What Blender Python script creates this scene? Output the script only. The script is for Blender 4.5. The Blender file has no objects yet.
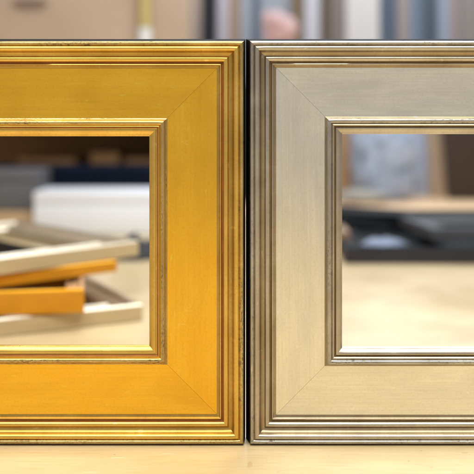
import bpy, bmesh, math, random
from mathutils import Vector, noise as mnoise
random.seed(7)
S = bpy.context.scene
C = S.collection
R = math.radians

# ------------------------------------------------------------ camera
CY, CZ, CX = -0.920, 0.3346, 0.0      # camera position (metres); bench top is z = 0
cam = bpy.data.cameras.new('camera'); co = bpy.data.objects.new('camera', cam); C.objects.link(co)
co.location = (CX, CY, CZ); co.rotation_euler = (R(90), 0, 0)
cam.sensor_width = 36; cam.lens = 36*900/474
cam.shift_y = -(237-110)/474
cam.clip_start = .05; cam.clip_end = 60
cam.dof.use_dof = True; cam.dof.focus_distance = 0.900; cam.dof.aperture_fstop = 3.6
cam.dof.aperture_blades = 0
S.camera = co
# ------------------------------------------------------------ world + lamps
w = bpy.data.worlds.new('World'); S.world = w; w.use_nodes = True
w.node_tree.nodes['Background'].inputs[0].default_value = (1.0, .96, .935, 1)
w.node_tree.nodes['Background'].inputs[1].default_value = .50
def area(name, loc, target, sx, sy, power, col=(1, 1, 1)):
    l = bpy.data.lights.new(name, 'AREA'); l.shape = 'RECTANGLE'; l.size = sx; l.size_y = sy
    l.energy = power; l.color = col
    o = bpy.data.objects.new(name, l); C.objects.link(o); o.location = loc
    o.rotation_euler = (Vector(target)-Vector(loc)).to_track_quat('-Z', 'Y').to_euler()
    return o
area('ceiling_lamp_back', (0.25, .80, 1.75), (0.15, .62, 0), 1.6, .8, 29, (.86, .91, 1.0))
area('ceiling_lamp_front', (0, -0.95, 1.65), (0, -.50, 0), 1.9, .9, 38, (1, 1, .94))
area('added_sheen_lamp', (0.35, 2.70, 1.45), (0.1, .3, 0), 2.4, .8, 42, (.82, .92, 1))  # added area lamp out of view, for the pale sheen on the bench
S.view_settings.view_transform = 'Standard'; S.view_settings.look = 'None'
S.view_settings.exposure = 0; S.view_settings.gamma = 1
S.render.engine = 'CYCLES'

# ------------------------------------------------------------ helpers
def px(p, Z):            # picture column -> world x at distance Z (used to choose sizes)
    return (p-237)/900*Z
def hz(p, Z):            # picture row -> world z at distance Z
    return CZ-(p-110)/900*Z
def W(Z): return CY+Z
def tag(o, label=None, cat=None, group=None, kind=None):
    for k, v in (('label', label), ('category', cat), ('group', group), ('kind', kind)):
        if v: o[k] = v
    return o
def link(name, me, mat=None, parent=None, smooth=None):
    o = bpy.data.objects.new(name, me); C.objects.link(o)
    if mat: me.materials.append(mat)
    if parent: o.parent = parent
    if smooth is not None:
        me.polygons.foreach_set('use_smooth', [True]*len(me.polygons)); me.set_sharp_from_angle(angle=R(smooth))
    return o
def fin(name, bm, mat, parent=None, smooth=None, bevel=0):
    bmesh.ops.recalc_face_normals(bm, faces=bm.faces)
    if bevel:
        bmesh.ops.bevel(bm, geom=list(bm.edges), offset=bevel, segments=2, profile=.5, affect='EDGES', clamp_overlap=True)
    me = bpy.data.meshes.new(name); bm.to_mesh(me); bm.free()
    return link(name, me, mat, parent, smooth)
def box(bm, x0, x1, y0, y1, z0, z1):
    v = [bm.verts.new(p) for p in ((x0,y0,z0),(x1,y0,z0),(x1,y1,z0),(x0,y1,z0),(x0,y0,z1),(x1,y0,z1),(x1,y1,z1),(x0,y1,z1))]
    for f in ((0,3,2,1),(4,5,6,7),(0,1,5,4),(1,2,6,5),(2,3,7,6),(3,0,4,7)): bm.faces.new([v[i] for i in f])
def boxo(name, mat, b, parent=None, bevel=.002, loc=None, rot=None):
    bm = bmesh.new(); box(bm, *b); o = fin(name, bm, mat, parent, 30, bevel)
    if loc: o.location = loc
    if rot: o.rotation_euler = rot
    return o
def empty(name, loc, rz=0):
    o = bpy.data.objects.new(name, None); C.objects.link(o); o.location = loc; o.rotation_euler = (0, 0, rz)
    o.empty_display_size = .05
    return o

class NT:
    def __init__(s, name):
        s.m = bpy.data.materials.new(name); s.m.use_nodes = True; s.t = s.m.node_tree
        s.b = s.t.nodes['Principled BSDF']
    def n(s, typ, **kw):
        n = s.t.nodes.new(typ)
        for k, v in kw.items():
            if k.startswith('i_'):
                n.inputs[k[2:].replace('_', ' ')].default_value = v
            else: setattr(n, k, v)
        return n
    def l(s, a, b): s.t.links.new(a, b)
    def coords(s, kind, scale, rot=(0, 0, 0)):
        t = s.n('ShaderNodeTexCoord'); m = s.n('ShaderNodeMapping'); s.l(t.outputs[kind], m.inputs[0])
        m.inputs['Scale'].default_value = scale; m.inputs['Rotation'].default_value = rot
        return m.outputs[0]
    def noise(s, vec, scale, detail=4, rough=.55, dist=0):
        n = s.n('ShaderNodeTexNoise'); n.inputs['Scale'].default_value = scale; n.inputs['Detail'].default_value = detail
        n.inputs['Roughness'].default_value = rough; n.inputs['Distortion'].default_value = dist
        s.l(vec, n.inputs['Vector']); return n.outputs[0]
    def ramp(s, fac, stops, interp='LINEAR'):
        r = s.n('ShaderNodeValToRGB'); s.l(fac, r.inputs[0]); e = r.color_ramp.elements
        r.color_ramp.interpolation = interp
        while len(e) < len(stops): e.new(.5)
        for i, (p, c) in enumerate(stops):
            e[i].position = p; e[i].color = (c, c, c, 1) if isinstance(c, (int, float)) else (*c, 1)
        return r.outputs[0]
    def mix(s, fac, a, b, mode='MIX'):
        m = s.n('ShaderNodeMix', data_type='RGBA', blend_type=mode)
        for sock, v in ((m.inputs[0], fac), (m.inputs[6], a), (m.inputs[7], b)):
            if hasattr(v, 'is_linked'): s.l(v, sock)
            else: sock.default_value = v if isinstance(v, (int, float)) else (*v, 1)
        return m.outputs[2]
    def math(s, op, a, b=0):
        m = s.n('ShaderNodeMath', operation=op)
        for sock, v in ((m.inputs[0], a), (m.inputs[1], b)):
            if hasattr(v, 'is_linked'): s.l(v, sock)
            else: sock.default_value = v
        return m.outputs[0]
    def bump(s, h, strength, dist):
        b = s.n('ShaderNodeBump'); b.inputs['Strength'].default_value = strength; b.inputs['Distance'].default_value = dist
        s.l(h, b.inputs['Height']); s.l(b.outputs[0], s.b.inputs['Normal'])
    def set(s, **kw):
        for k, v in kw.items():
            i = s.b.inputs[k.replace('_', ' ')]
            if hasattr(v, 'is_linked'): s.l(v, i)
            else: i.default_value = v if isinstance(v, (int, float)) else (*v, 1)
        return s.m

def plain(name, col, rough=.6, var=.12, scale=9, metallic=0, spec=.4):
    t = NT(name); v = t.coords('Object', (1, 1, 1)); n = t.noise(v, scale, 5, .6)
    lo = tuple(c*(1-var) for c in col); hi = tuple(min(1, c*(1+var)) for c in col)
    t.set(Base_Color=t.ramp(n, [(.3, lo), (.7, hi)]), Roughness=rough, Metallic=metallic)
    t.b.inputs['Specular IOR Level'].default_value = spec
    t.bump(t.noise(v, scale*12, 3), .15, .002)
    return t.m

def leaf(name, light, dark, bole, rough, worn, streak=1.0, wear=0, bumpy=.30, tone=1):
    """metal leaf over bole.  UV: u = metres along the rail, v = metres from the outer edge."""
    t = NT(name)
    uv = t.coords('UV', (14, 1500*streak, 1)); uv2 = t.coords('UV', (5, 420, 1)); uv3 = t.coords('UV', (22, 30, 1))
    cross = t.coords('UV', (900, 20, 1)); speck = t.coords('UV', (260, 900, 1))
    s1 = t.noise(uv, 1, 3, .6); s2 = t.noise(uv2, 1, 3, .55); s3 = t.noise(uv3, 1, 5, .6, .3); s4 = t.noise(cross, 1, 2, .5)
    g = t.mix(t.ramp(s3, [(.3, 0), (.72, 1)]), dark, light)
    pt = t.noise(t.coords('UV', (7, 26, 1)), 1, 6, .65, .6)
    g = t.mix(t.ramp(pt, [(.45, 0), (.64, .60*tone)]), g, (dark[0]*.80, dark[1]*.80, dark[2]*.95))
    wv = t.noise(t.coords('UV', (420, 420, 1)), 1, 1, .5)
    g = t.mix(t.ramp(wv, [(.5, 0), (.7, .22)]), g, tuple(c*.66 for c in dark))
    g = t.mix(t.ramp(s2, [(.38, 0), (.7, .45*tone)]), g, tuple(c*.84 for c in dark))
    g = t.mix(t.ramp(s1, [(.45, 0), (.8, .45*tone)]), g, tuple(c*.76 for c in dark))
    sc = t.noise(t.coords('UV', (60, 240, 1), (0, 0, R(23))), 1, 2, .4)        # fine scuffs
    g = t.mix(t.ramp(sc, [(.70, 0), (.74, .35)]), g, tuple(min(1, c*1.25+.05) for c in light))
    sq = t.noise(t.coords('UV', (34, 52, 1), (0, 0, R(15))), 1, 1, .4, 1.6)
    sqm = t.math('MULTIPLY', t.ramp(t.math('ABSOLUTE', t.math('SUBTRACT', sq, .5)), [(.0, 1), (.006, 0)]),
                 t.ramp(t.noise(t.coords('UV', (13, 17, 1)), 1, 2), [(.55, 0), (.63, .35)]))
    g = t.mix(sqm, g, tuple(min(1, c*1.1+.12) for c in light))
    spk = t.noise(speck, 1, 4, .7)
    thr = .80-.30*wear
    wmask = t.ramp(spk, [(thr-.03, 0), (thr+.05, 1)])
    big = t.ramp(t.noise(t.coords('UV', (16, 160, 1)), 1, 3), [(.42, 0), (.6, 1)])
    if wear: wm = t.math('MULTIPLY', wmask, big)
    else: wm = t.math('MULTIPLY', wmask, .5)
    col = t.mix(wm, g, worn)
    t.set(Base_Color=col)
    met = t.math('SUBTRACT', 1, t.math('MULTIPLY', wm, .7)); t.set(Metallic=met)
    t.set(Roughness=t.math('ADD', rough-.06, t.math('MULTIPLY', s3, .14)))
    h = t.math('ADD', t.math('MULTIPLY', s1, .6), t.math('ADD', t.math('MULTIPLY', s2, .8), t.math('MULTIPLY', s4, .25*streak)))
    h = t.math('ADD', h, t.math('MULTIPLY', wm, -.5))
    t.bump(h, bumpy, .00022)
    return t.m

def wood(name, a, b, rough=.45, grain=(1, 14, 14), scale=3, spec=.5, bumpy=.15):
    t = NT(name); v = t.coords('Object', grain)
    n = t.noise(v, scale, 6, .6, .4); f = t.noise(t.coords('Object', tuple(g*6 for g in grain)), scale*1.3, 3, .5)
    c = t.mix(t.ramp(n, [(.3, 0), (.7, 1)]), a, b)
    c = t.mix(t.ramp(f, [(.5, 0), (.8, .35)]), c, tuple(x*.7 for x in b))
    t.set(Base_Color=c, Roughness=rough); t.b.inputs['Specular IOR Level'].default_value = spec
    t.bump(f, bumpy, .001)
    return t.m

M = {}
GL, GD = (1.0, .605, .060), (1.0, .545, .045)
M['gold_panel'] = leaf('gold leaf brushed', GL, GD, None, .29, (.30, .13, .02), 1.0, bumpy=.17, tone=.7)
M['gold_bead'] = leaf('gold leaf beads', (.90, .62, .17), (.72, .46, .10), None, .33, (.22, .12, .04), .5, wear=.5)
M['gold_rub'] = leaf('gold leaf rubbed', (.76, .58, .24), (.48, .34, .12), None, .34, (.14, .09, .035), .6, wear=.95)
M['silver_panel'] = leaf('champagne leaf brushed', (.92, .88, .74), (.87, .82, .66), None, .30, (.35, .28, .18), 1.0, bumpy=.17)
M['silver_bead'] = leaf('champagne leaf beads', (.68, .62, .51), (.46, .40, .30), None, .31, (.22, .17, .10), .5, wear=.45)
M['silver_rub'] = leaf('champagne leaf rubbed', (.66, .62, .54), (.38, .34, .28), None, .32, (.14, .12, .09), .6, wear=.85)
M['gold_cove'] = leaf('red gold leaf coves', (.66, .44, .12), (.44, .27, .06), None, .36, (.22, .09, .02), .5, wear=.4)
M['silver_cove'] = leaf('toned champagne leaf coves', (.52, .42, .27), (.32, .24, .14), None, .36, (.15, .10, .05), .5, wear=.4)
M['bole'] = plain('red brown bole showing in the grooves', (.30, .11, .018), .5, .2, 60, .45)
M['umber'] = plain('umber toned groove', (.20, .12, .04), .5, .2, 60, .4)
M['side_black'] = plain('black painted frame edge', (.006, .005, .0045), .8, .3, 40, spec=.06)
M['side_gold'] = leaf('gold toned frame edge', (.85, .45, .06), (.7, .33, .03), None, .42, (.2, .08, .01), .4)

# ------------------------------------------------------------ setting
def bench_material():
    t = NT('yellow birch bench top')
    g = t.coords('Object', (1.1, 16, 4)); n = t.noise(g, 2.2, 6, .62, .5)
    fine = t.noise(t.coords('Object', (7, 160, 10)), 2.5, 4, .6)
    blot = t.noise(t.coords('Object', (1, 1, 1)), 5.5, 5, .6, .4)
    c = t.mix(t.ramp(n, [(.3, 0), (.7, 1)]), (.76, .60, .36), (.65, .485, .25))
    c = t.mix(t.ramp(blot, [(.42, 0), (.68, .55)]), c, (.85, .70, .40))
    c = t.mix(t.ramp(fine, [(.50, 0), (.78, .5)]), c, (.46, .28, .09))
    scr = t.noise(t.coords('Object', (36, 7, 1), (0, 0, R(38))), 2.2, 2, .4)
    c = t.mix(t.ramp(scr, [(.70, 0), (.73, .35)]), c, (.50, .29, .08))
    scr2 = t.noise(t.coords('Object', (9, 60, 1), (0, 0, R(-17))), 2.4, 2, .4)
    c = t.mix(t.ramp(scr2, [(.71, 0), (.74, .55)]), c, (.93, .85, .62))
    sq = t.noise(t.coords('Object', (9, 15, 1), (0, 0, R(20))), 1.6, 1, .4, 1.8)
    sqm = t.math('MULTIPLY', t.ramp(t.math('ABSOLUTE', t.math('SUBTRACT', sq, .5)), [(.0, 1), (.005, 0)]),
                 t.ramp(t.noise(t.coords('Object', (1, 1, 1)), 7, 2), [(.5, 0), (.6, .6)]))
    c = t.mix(sqm, c, (.55, .36, .13))
    dots = t.noise(t.coords('Object', (1, 1, 1)), 120, 2, .5)
    c = t.mix(t.ramp(dots, [(.745, 0), (.78, .8)]), c, (.10, .05, .02))
    t.set(Base_Color=c, Roughness=t.ramp(blot, [(.3, .26), (.7, .38)]))
    t.b.inputs['Specular IOR Level'].default_value = .6
    t.b.inputs['Coat Weight'].default_value = .25; t.b.inputs['Coat Roughness'].default_value = .24
    t.bump(t.math('ADD', fine, t.math('MULTIPLY', scr, .5)), .12, .0008)
    return t.m
M['bench'] = bench_material()
tag(boxo('workbench', M['bench'], (-2.2, 2.2, -1.55, W(2.80), -.04, 0), bevel=.003),
    'pale yellow wooden workbench top the two large frames stand on', 'workbench')
M['pine'] = wood('orange pine counter', (.92, .66, .42), (.86, .58, .34), .42)
tag(boxo('counter', M['pine'], (-2.6, 2.6, W(2.84), W(3.86), -.05, -.002), bevel=.003),
    'orange pine counter running behind the workbench, right of the cabinet', 'counter')
M['wall'] = plain('pale plaster', (.62, .62, .62), .8, .05, 3)
tag(boxo('wall', M['wall'], (-4, 4, W(4.02), W(4.12), -.95, 2.6), bevel=0), kind='structure')
M['floor'] = plain('grey concrete', (.30, .29, .28), .7, .15, 4)
tag(boxo('floor', M['floor'], (-4, 4, -2.5, W(4.12), -1.0, -.95), bevel=0), kind='structure')

# ------------------------------------------------------------ the two standing frames
OUTER = [(0.35,20),(0.5,22.3),(1.1,24.0),(2.2,25.0),(3.3,24.9),(4.2,24.0),(4.75,22.6),
         (5.3,23.4),(6.0,24.7),(7.2,25.4),(8.5,25.2),(9.6,24.2),(10.3,22.8),
         (10.8,21.0),(11.6,19.4),(12.8,18.2),(14.2,17.6),(15.2,17.4),(15.4,16.6),
         (15.9,17.6),(16.8,18.4),(18.0,18.5),(19.2,17.9),(20.2,16.8),(20.8,15.4),
         (21.0,13.6),(22.2,13.4),(22.4,14.5),(23.0,15.2),(23.8,15.2),(24.4,14.4),(24.6,12.9),(26.9,12.2)]
INNER = [(76.1,11.0),(76.2,12.6),(77.0,13.0),(77.7,14.0),(78.3,15.6),(79.3,16.8),(80.6,17.2),(81.9,16.7),(82.8,15.4),(83.1,14.1),
         (83.6,14.9),(84.4,15.3),(85.2,14.9),(85.8,13.8),(86.0,11.3),(87.3,11.1),(87.5,12.9),
         (88.4,13.1),(89.8,12.5),(91.4,11.2),(92.8,9.6),(93.6,8.4),(94.0,7.6),(94.0,3.0)]
PANEL = [(27.0,12.1),(30,11.9),(40,11.55),(51,11.4),(62,11.5),(72,11.75),(76.0,12.0)]

SQ = .78        # depth of the relief
OUTER = [(t, 25-(25-d)*SQ) for t, d in OUTER]; PANEL = [(t, 25-(25-d)*SQ) for t, d in PANEL]
INNER = [(t, 25-(25-d)*SQ) for t, d in INNER[:-1]]+[(94.0, 8.5)]
def rail_mesh(name, prof, L, mats, pick, gap=0.0, back=0.0, segs=1, wob=0, ends=None):
    """One mitred length of moulding in local space: x along (0..L), y = inward (t), z = towards viewer (d).
    prof in mm, closed at the back.  pick(t_mid, nt, nd) gives the material slot."""
    bm = bmesh.new(); uvl = bm.loops.layers.uv.new('UVMap')
    pts = [(t/1000, d/1000) for t, d in prof]
    pts = [(pts[0][0], back)]+pts+[(pts[-1][0], back)] if abs(pts[-1][1]-back) > 1e-6 else [(pts[0][0], back)]+pts
    rings = []
    for k in range(segs+1):
        ring = []
        for i, (t, d) in enumerate(pts):
            x0, x1 = t+gap, L-t-gap
            if ends and t < 0: x0, x1 = -ends[0], L+ends[1]
            x = x0+(x1-x0)*k/segs
            dd = d
            if wob and 0 < i < len(pts)-1 and 0 < k < segs:
                dd += wob*mnoise.noise(Vector((x*9, t*160, L*3)))
            ring.append(bm.verts.new((x, t, dd)))
        rings.append(ring)
    n = len(pts)
    for k in range(segs):
        for i in range(n):
            j = (i+1) % n
            f = bm.faces.new((rings[k][i], rings[k+1][i], rings[k+1][j], rings[k][j]))
            tm = (pts[i][0]+pts[j][0])/2*1000
            f.material_index = pick(tm, (pts[i][1]+pts[j][1])/2*1000, j == 0) if j else 0
            for lp in f.loops:
                lp[uvl].uv = (lp.vert.co.x, lp.vert.co.y+lp.vert.co.z*.6)
    for r in (rings[0], rings[-1]):
        try: bm.faces.new(r)
        except Exception: pass
    bmesh.ops.recalc_face_normals(bm, faces=bm.faces)
    me = bpy.data.meshes.new(name); bm.to_mesh(me); bm.free()
    for m in mats: me.materials.append(m)
    return me

def standing_frame(name, x0, x1, H, tapers, pal, label, ks=1.0):
    """Empty at the base centre > rail (4) > outer_moulding, inner_lip"""
    Wd = x1-x0
    root = empty(name, ((x0+x1)/2, 0, 0))
    tag(root, label, 'picture frame', 'large picture frames standing side by side on the bench')
    def pick_o(t, d, _):
        if t <= .5 and d < 21: return 3
        if t < 4.9: return 1
        if 10.4 < t < 15.3 or t > 24.45: return 4
        if 20.85 < t < 22.45: return 2
        return 0
    def pick_i(t, d, _):
        if t < 77.2: return 4
        if t < 82.9: return 1
        if 85.9 < t < 87.45: return 2
        return 0
    sides = [(Wd, (-Wd/2, 0, 0), 0), (H, (Wd/2, 0, 0), 90), (Wd, (Wd/2, 0, H), 180), (H, (-Wd/2, 0, H), 270)]
    for i, (L, loc, a) in enumerate(sides):
        # local x -> along, local y -> inward, local z -> towards the camera (-Y world)
        me = rail_mesh('rail', [(t*ks, d) for t, d in PANEL], L, [pal['panel']], lambda *a: 0, gap=.00010, segs=1)
        rl = link('rail', me, None, root, 30)
        # rotate about the world Y axis by -a
        from mathutils import Matrix
        rot = Matrix.Rotation(R(-a), 4, 'Y') @ Matrix.Rotation(R(90), 4, 'X')
        rl.matrix_local = Matrix.Translation(loc) @ rot
        # UV offset differs per rail so no two rails repeat
        o2 = [(-tapers[i]/ks, 1.0)]+OUTER
        for m_, nm, prof, pk in ((None, 'outer_moulding', o2, pick_o), (None, 'inner_lip', INNER, pick_i)):
            me2 = rail_mesh(nm, [(t*ks, d) for t, d in prof], L, [pal['bead'], pal['rub'], pal['groove'], pal['side'], pal['cove']], pk, segs=60, wob=.00012,
                            back=0 if nm == 'outer_moulding' else .0085,
                            ends=(tapers[i-1]/1000, tapers[(i+1) % 4]/1000))
            ob = link(nm, me2, None, rl, 42)
        for ob in [rl]+list(rl.children):
            uv = ob.data.uv_layers[0].data
            du, dv = i*3.17+x0*5, i*.731
            for q in uv: q.uv = (q.uv[0]+du, q.uv[1]+dv)
    return root

HF = .4025
Lp = dict(panel=M['gold_panel'], bead=M['gold_bead'], rub=M['gold_rub'], groove=M['bole'], side=M['side_black'], cove=M['gold_cove'])
Rp = dict(panel=M['silver_panel'], bead=M['silver_bead'], rub=M['silver_rub'], groove=M['umber'], side=M['side_black'], cove=M['silver_cove'])
g = standing_frame('picture_frame', -.520, .0072, HF, (1.3, 1.3, 3.2, 1.3), Lp, 'wide gold leaf picture frame standing upright on the bench, beside the silver one', 1.018)
g.location.z = .0013
s = standing_frame('picture_frame', .0124, .545, HF+.0002, (1.3, 1.3, 3.0, 3.3), Rp, 'wide champagne silver leaf picture frame standing upright on the bench, beside the gold one', .997)
s.location.z = .0013

# ------------------------------------------------------------ frames lying in piles
M['sv_top'] = leaf('pale silver leaf', (.74, .67, .52), (.60, .52, .37), None, .40, (.4, .3, .2), .6)
M['sv_side'] = wood('cream painted edge', (.52, .42, .25), (.44, .34, .19), .55)
M['or_side'] = plain('orange ochre painted edge', (.56, .235, .003), .5, .12, 20)
M['or_top'] = leaf('orange gold leaf', (.9, .50, .06), (.75, .36, .02), None, .42, (.3, .12, .02), .6)
M['raw'] = wood('raw pinkish wood', (.56, .33, .17), (.46, .25, .11), .6)
M['bk_top'] = plain('black lacquer', (.009, .009, .010), .65, .2, 15, spec=.12)
M['bk_lit'] = plain('black edge in lit tone', (.022, .021, .029), .5, .2, 15, spec=.3)  # lighter than the black top: light on the side is put into colour
M['bk_grey'] = plain('dark grey stained edge', (.075, .075, .08), .55, .15, 15, spec=.25)

LIE = [(0, 0), (0, .9), (.06, 1.0), (.22, .98), (.30, .82), (.75, .74), (.80, .86), (.93, .80), (1.0, .62), (1.0, 0)]
def lying_frame(name, loc, rz, Wd, Dp, wd, th, top, side, label, group=None, tilt=(0, 0)):
    """frame lying on its back: origin at one corner, x along the front rail, y going back."""
    root = empty(name, loc); root.rotation_euler = (tilt[0], tilt[1], rz)
    tag(root, label, 'picture frame', group)
    from mathutils import Matrix
    prof = [(t*wd*1000, d*th*1000) for t, d in LIE]
    for L, l, a in ((Wd, (0, 0, 0), 0), (Dp, (Wd, 0, 0), 90), (Wd, (Wd, Dp, 0), 180), (Dp, (0, Dp, 0), 270)):
        me = rail_mesh('rail', prof[1:-1], L, [side, top], lambda t, d, _: 0 if t < .5 or t > wd*999 else 1, segs=1)
        o = link('rail', me, None, root, 35)
        o.matrix_local = Matrix.Translation(l) @ Matrix.Rotation(R(a), 4, 'Z')
    return root
PG = 'frames lying in the pile on the left'
def ang(p, q): return math.atan2(q[1]-p[1], q[0]-p[0])
# corner points measured in plan (x, Z)
def lying(pL, pR, Dp, wd, th, z, top, side, label, ext=.2, group=PG, **k):
    a = ang(pL, pR); L = math.hypot(pR[0]-pL[0], pR[1]-pL[1])+ext
    loc = (pR[0]-L*math.cos(a), W(pR[1]-L*math.sin(a)), z)
    return lying_frame('picture_frame', loc, a, L, Dp, wd, th, top, side, label, group, **k)
lying((-.351, 1.325), (-.150, 1.43), .42, .055, .026, .001, M['sv_top'], M['sv_side'],
      'pale silver frame lying flat on the bench at the bottom of the pile', .22)
tk = lying((-.500, 1.315), (-.231, 1.362), .22, .030, .036, .0285, M['or_top'], M['or_side'],
      'thick orange gold frame lying directly on the bottom silver frame', .10)
lying((-.358, 1.375), (-.200, 1.500), .13, .045, .019, .0655, M['or_top'], M['or_side'],
      'thin orange frame lying askew between the thick orange and upper silver frames', .16)
tk.children[1].data.materials[0] = M['raw']; tk.children[1].data.materials[1] = M['raw']
lying((-.358, 1.365), (-.169, 1.545), .40, .060, .026, .085, M['sv_top'], M['sv_side'],
      'pale silver frame lying askew on top of the pile', .22)
F4 = bpy.context.scene.objects[[o.name for o in C.objects if o.get('label', '').startswith('pale silver frame lying askew')][0]]
M['added_dark'] = plain('dark brown backing board', (.010, .007, .005), .95, .2, 12, spec=.05)
boxo('added_dark_board', M['added_dark'], (.03, .385, .03, .36, -.003, .004), F4, .001)  # dark sheet added so the opening of this frame looks dark

# boxes behind the pile
M['white'] = plain('white card', (.72, .74, .79), .6, .03, 6)
def carton(name, x0, x1, Z0, Z1, z0, z1, mat, label, cat='box', rz=0, lid=None):
    root = empty(name, ((x0+x1)/2, W((Z0+Z1)/2), z0), rz); tag(root, label, cat)
    w2, d2, h = (x1-x0)/2, (Z1-Z0)/2, z1-z0
    boxo('box_body', mat, (-w2, w2, -d2, d2, 0, h*.72), root, .003)
    boxo('lid', lid or mat, (-w2-.0006, w2+.0006, -d2-.0006, d2+.0006, h*.72+.001, h), root, .004)
    return root
carton('white_box', px(34, 2.42), px(156, 2.42), 2.42, 2.58, .001, hz(192, 2.42), M['white'],
       'white lidded cardboard box lying on the bench behind the pile', rz=R(-1.5))
M['block'] = wood('tan block wood', (.50, .35, .20), (.42, .28, .14), .6)
tag(boxo('wood_block', M['block'], (-.85, px(37, 2.5), W(2.5), W(2.72), .001, hz(211, 2.5)), bevel=.003),
    'tan wooden block under the grey box', 'wood block')
M['greybox'] = plain('grey card', (.10, .10, .105), .7, .08, 8)
carton('grey_box', -.86, px(39, 2.5), 2.5, 2.66, hz(211, 2.5)+.002, hz(171, 2.5), M['greybox'], 'grey lidded box sitting on the tan wooden block')
M['navy'] = plain('navy fabric', (.006, .010, .022), .9, .2, 10, spec=.1)
nv = empty('long_case', (px(50, 2.72), W(2.755), .001)); tag(nv, 'long dark navy case behind the white box', 'case')
boxo('case_body', M['navy'], (-.62, .46, -.022, .035, 0, .120), nv, .006)
boxo('lid', M['navy'], (-.622, .462, -.024, .037, .122, hz(165, 2.74)), nv, .008)

# crumpled cloths
def cloth(name, cx, Z, z, rx, ry, h, mat, label, seed, cat='cloth'):
    bm = bmesh.new(); N = 40; g = {}
    for i in range(N+1):
        for j in range(N+1):
            u, v = i/N*2-1, j/N*2-1
            # square -> disc mapping, thick dome with folds
            x = u*math.sqrt(1-v*v/2); y = v*math.sqrt(1-u*u/2); r = math.hypot(x, y)
            f = mnoise.noise(Vector((x*2.1+seed, y*2.1, 3.1)))*.55+mnoise.noise(Vector((x*6+seed, y*6, .4)))*.22
            e = 1+.22*mnoise.noise(Vector((x*1.6, y*1.6, seed)))
            zz = max(.0, (1-r**2.4))*h*(.75+f)
            g[i, j] = bm.verts.new((x*rx*e, y*ry*e, zz+.002))
    for i in range(N):
        for j in range(N): bm.faces.new((g[i, j], g[i+1, j], g[i+1, j+1], g[i, j+1]))
    o = fin(name, bm, mat, None, 60)
    md = o.modifiers.new('thick', 'SOLIDIFY'); md.thickness = .002
    o.location = (cx, W(Z), z); tag(o, label, cat); return o
M['rag'] = plain('dark grey cloth', (.035, .034, .036), .9, .3, 20)
cloth('rag', px(135, 2.05), 2.06, .001, .060, .07, .052, M['rag'], 'crumpled dark grey rag on the bench beside the pile', 2.2)

# right pile (dark frames)
DG = 'dark frames piled on the right'
fb = lying_frame('picture_frame', (px(345, 1.96), W(1.96), .001), R(-1.5), .62, .62, .060, .033, M['bk_top'], M['bk_lit'],
            'wide black frame lying flat at the bottom of the dark pile', DG)
boxo('added_dark_board', M['bk_top'], (.05, .57, .05, .57, .002, .010), fb, .001)  # black sheet added inside the frame, standing in for shade
lying_frame('picture_frame', (px(432, 2.07), W(2.07), .0350), R(6), .45, .24, .060, .027, M['bk_grey'], M['bk_grey'],
            'dark grey frame lying in the middle of the dark pile', DG)
a = lying_frame('picture_frame', (px(400, 2.36), W(2.36), .0345), R(2), .52, .15, .05, .022, M['bk_top'], M['bk_grey'],
            'black frame with grey edge lying on top of the dark pile', DG)
tag(boxo('black_panel', M['bk_top'], (-.14, .13, -.07, .06, 0, .015), bevel=.002, loc=(px(366, 2.45), W(2.45), .0345+.015), rot=(R(1), R(2.5), R(-12))),
    'thin black panel lying slanted across the back of the dark pile', 'panel')
M['bluefilm'] = plain('pale blue plastic film', (.15, .19, .27), .5, .15, 14, spec=.5)
cloth('plastic_sheet', px(378, 2.07), 2.00, .0345, .055, .030, .016, M['bluefilm'], 'crumpled pale blue plastic on the bottom black frame', 5.1, 'plastic')
M['tanbit'] = wood('brown offcut wood', (.30, .19, .10), (.24, .14, .07), .6)
for k, (p0, p1, r, lab) in enumerate(((330, 350, 231, 'low brown wood offcut at the left end of the dark pile'), (326, 348, 214, 'tall brown wood offcut behind the low one by the dark pile'))):
    Z = 2.12+.62*k
    tag(boxo('wood_offcut', M['tanbit'], (px(p0, Z), px(p1, Z), W(Z), W(Z+.12), .001, hz(r, Z)), bevel=.002, rot=(0, 0, 0)), lab, 'wood offcut', 'brown wood offcuts')

# ------------------------------------------------------------ cabinet on the counter, left
M['tan'] = plain('tan painted board', (.50, .365, .26), .6, .14, 2)
M['dkbrown'] = wood('dark brown wood', (.40, .25, .11), (.30, .18, .075), .6)
cb = empty('cabinet', (px(40, 2.95), W(3.2), 0)); tag(cb, 'tan cabinet with an open dark shelf, left of the navy post', 'cabinet')
xl, xr = -1.2, px(184, 2.9)-px(40, 2.95)
yf = 2.90-3.2
boxo('front_panel', M['tan'], (xl, xr, yf, yf+.02, hz(128, 2.9), 1.35), cb, .003)
boxo('side_panel', M['tan'], (xr-.02, xr-.001, yf+.022, .30, hz(128, 2.9), 1.35), cb, .002)
boxo('side_panel', M['dkbrown'], (xr-.022, xr-.003, yf+.03, .30, 0, hz(128, 2.9)-.003), cb, .002)
boxo('side_panel', M['tan'], (xl, xl+.02, yf+.022, .30, 0, 1.35), cb, .002)
boxo('back_panel', M['dkbrown'], (xl+.022, xr-.024, .27, .295, 0, 1.33), cb, .001)
boxo('shelf', M['dkbrown'], (xl+.022, xr-.024, yf+.024, .268, hz(124, 2.9), hz(124, 2.9)+.02), cb, .001)
bm = bmesh.new(); bmesh.ops.create_cone(bm, segments=32, radius1=.045, radius2=.045, depth=.006, cap_ends=True)
o = fin('handle', bm, plain('worn dark pull', (.20, .14, .10), .6), cb, 40)
o.rotation_euler = (R(90), 0, 0); o.scale = (1.3, .38, 1); o.location = (px(30, 2.9)-px(40, 2.95), yf-.004, hz(4, 2.9))
M['carton_dark'] = plain('brown card', (.26, .15, .06), .7, .15, 8)
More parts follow.
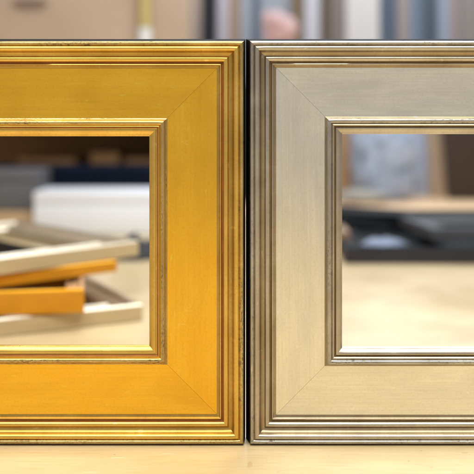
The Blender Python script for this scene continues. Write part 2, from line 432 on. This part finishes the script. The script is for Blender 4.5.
for k, (p0, p1, lab) in enumerate(((20, 76, 'brown carton on the dark shelf, behind the grey box'), (92, 120, 'small brown carton on the dark shelf, behind the white box'), (126, 160, 'brown carton at the right end of the dark shelf'))):
    tag(boxo('carton', M['carton_dark'], (px(p0, 3.1), px(p1, 3.1), W(3.06), W(3.3), .001, .17+.02*(k % 2)), bevel=.004), lab, 'carton', 'brown cartons on the dark shelf')

# yellow stick hanging on the cabinet front
def cyl(name, r, z0, z1, mat, parent, seg=20, r2=None):
    bm = bmesh.new(); bmesh.ops.create_cone(bm, segments=seg, radius1=r, radius2=r2 or r, depth=z1-z0, cap_ends=True)
    bmesh.ops.translate(bm, verts=bm.verts, vec=(0, 0, (z0+z1)/2)); return fin(name, bm, mat, parent, 40)
ys = empty('yellow_handle', (px(145, 2.86), W(2.865), hz(46, 2.86))); tag(ys, 'yellow broom handle with a white end hanging on the tan cabinet', 'handle')
cyl('shaft', .0195, .060, .85, plain('yellow paint', (.52, .42, .15), .45), ys)
cyl('end_cap', .021, 0, .058, plain('white plastic', (.75, .76, .74), .4), ys)

# ------------------------------------------------------------ boards standing on the counter
BD = 'boards standing on the counter against the wall'
bcol = {
 'pinkish grey': (.56, .48, .44), 'navy': (.003, .008, .020), 'pale lavender': (.62, .62, .74), 'light tan': (.58, .42, .32),
 'pale blue grey': (.42, .48, .58), 'slate': (.13, .17, .23), 'pale steel': (.48, .54, .64), 'brown': (.22, .15, .07),
 'lavender white': (.72, .74, .84), 'dark umber': (.13, .10, .07), 'taupe': (.33, .28, .27), 'cream white': (.82, .82, .83),
 'slate blue': (.12, .16, .24), 'warm grey': (.38, .34, .34), 'mid blue': (.27, .35, .50), 'deep slate': (.08, .12, .17),
 'powder blue': (.42, .50, .64), 'rose grey': (.42, .34, .36), 'stone grey': (.33, .31, .30), 'dull blue': (.24, .29, .38)}
B = [(184,204,'pinkish grey','pinkish grey board between the cabinet and the navy post',0),
 (199,216,'navy','narrow dark navy post right of the pinkish grey board',-.36),
 (213,229,'pale lavender','pale lavender board right of the navy post',0),
 (229,241,'light tan','light tan board above the gold frame corner',.02),
 (240,251,'pale blue grey','pale blue grey board above the gap between the large frames',-.01),
 (250,259,'slate','narrow slate board left of the pink paper',.01),
 (258,293,'pale steel','pale steel blue board behind the pink paper',.04),
 (293,304,'brown','brown strip right of the pink paper',0),
 (304,320,'lavender white','lavender white board right of the brown strip',.01),
 (320,331,'dark umber','dark umber strip between the white board and the taupe board',0),
 (331,347,'taupe','taupe board left of the broad cream board',.02),
 (347,381,'cream white','broad cream white board above the silver frame',-.03),
 (380,398,'slate blue','slate blue board right of the cream board',.01),
 (398,412,'warm grey','warm grey board right of the slate blue board',.0),
 (411,426,'mid blue','mid blue board between two greyish boards',.02),
 (425,438,'deep slate','deep slate board right of the mid blue board',-.01),
 (438,452,'powder blue','powder blue board right of the deep slate board',.01),
 (452,462,'rose grey','narrow rose grey board right of the powder blue board',0),
 (462,484,'stone grey','stone grey board at the right edge of the picture',.015),
 (484,510,'dull blue','',0), (510,548,'warm grey','',.01), (548,580,'cream white','',0)]
for k, (p0, p1, c, lab, dz) in enumerate(B):
    if not lab: lab = {'dull blue': 'dull blue board', 'warm grey': 'wide warm grey board', 'cream white': 'last cream board'}[c]+' beyond the right edge of the picture'
    Z = 3.70+dz; key = 'b_'+c
    if key not in M: M[key] = plain(c+' board', tuple(q*.82 for q in bcol[c]), .6, .08, 4)
    x0, x1 = px(p0, Z), px(p1, Z)
    tag(boxo('board', M[key], (-(x1-x0)/2+.0015, (x1-x0)/2-.0015, 0, .018, 0, 1.05+.13*math.sin(k*2.3)), bevel=.002,
        loc=((x0+x1)/2, W(Z), .001), rot=(R(-2.2), R(.5*math.sin(k*1.7)), 0)), lab, 'board', BD)

# lower things on the counter, seen through the silver frame
def board(p0, p1, top, Z, col, lab, lean=0, th=.02, key=None):
    m = plain(lab.split(' leaning')[0][:40], col, .6, .1, 5)
    x0, x1 = px(p0, Z), px(p1, Z)
    return tag(boxo('board', m, (-(x1-x0)/2, (x1-x0)/2, 0, th, 0, top), bevel=.003, loc=((x0+x1)/2, W(Z), .001), rot=(R(-3), R(lean), 0)),
               lab, 'board', 'short boards seen through the silver frame')
board(328, 351, .42, 3.46, (.40, .26, .14), 'short brown board at the left inside the silver frame opening')
board(236, 256, .43, 3.3, (.010, .010, .012), 'added short black board darkening the gap between the large frames')  # put in to keep the upper part of the gap dark
board(404, 429, .44, 3.50, (.50, .58, .76), 'short powder blue board right of the crumpled bag')
board(431, 447, .45, 3.44, (.44, .33, .23), 'short slanting tan board left of the dark brown board', -3)
board(449, 520, .46, 3.38, (.042, .026, .018), 'wide dark brown board at the right inside the silver frame opening', -4, .03)
board(346, 412, .40, 3.56, (.40, .50, .68), 'wide short steel blue board behind the crumpled bag')

def lump(name, cx, Z, z, rx, ry, rz_, mat, lab, cat, seed, amp=.28):
    bm = bmesh.new(); bmesh.ops.create_icosphere(bm, subdivisions=5, radius=1)
    for v in bm.verts:
        p = v.co.copy(); n = mnoise.noise(p*1.3+Vector((seed,)*3))*amp+abs(mnoise.noise(p*3.1+Vector((seed,)*3)))*amp*.7
        v.co = p*(1+n); v.co = Vector((v.co.x*rx, v.co.y*ry, max(v.co.z, -.85)*rz_))
    o = fin(name, bm, mat, None, 60); zmin = min(v.co.z for v in o.data.vertices); o.location = (cx, W(Z), z-zmin)
    return tag(o, lab, cat)
t = NT('blue grey plastic bag'); v = t.coords('Object', (1, 1, 1)); n = t.noise(v, 16, 4, .6, .6)
t.set(Base_Color=t.ramp(n, [(.32, (.07, .10, .14)), (.40, (.26, .33, .45)), (.60, (.40, .48, .64)), (.75, (.42, .44, .44))]), Roughness=.35)
M['bag'] = t.m
lump('plastic_bag', px(384, 3.36), 3.36, .001, .125, .07, .17, M['bag'], 'crumpled blue grey plastic bag on the counter by the blue board', 'bag', 3.3)
M['kraft'] = plain('kraft paper bag', (.33, .32, .29), .7, .15, 12)
lump('paper_bag', px(362, 3.28), 3.26, .001, .085, .05, .026, M['kraft'], 'small beige paper bag in front of the blue grey bag', 'bag', 8.3)

# pink paper on a tall carton
Zp = 3.44
tag(boxo('carton', plain('tall card', (.40, .28, .20), .7), (px(258, Zp), px(300, Zp), W(Zp), W(Zp+.16), .001, hz(47, Zp)), bevel=.004),
    'tall tan carton under the pink paper', 'carton')
M['pink'] = plain('pink paper', (.62, .42, .42), .7, .12, 10)
lump('pink_paper', px(281, Zp), Zp+.07, hz(47, Zp)+.001, .060, .05, .074, M['pink'], 'crumpled pink paper on the tall tan carton', 'paper', 4.4, .5)
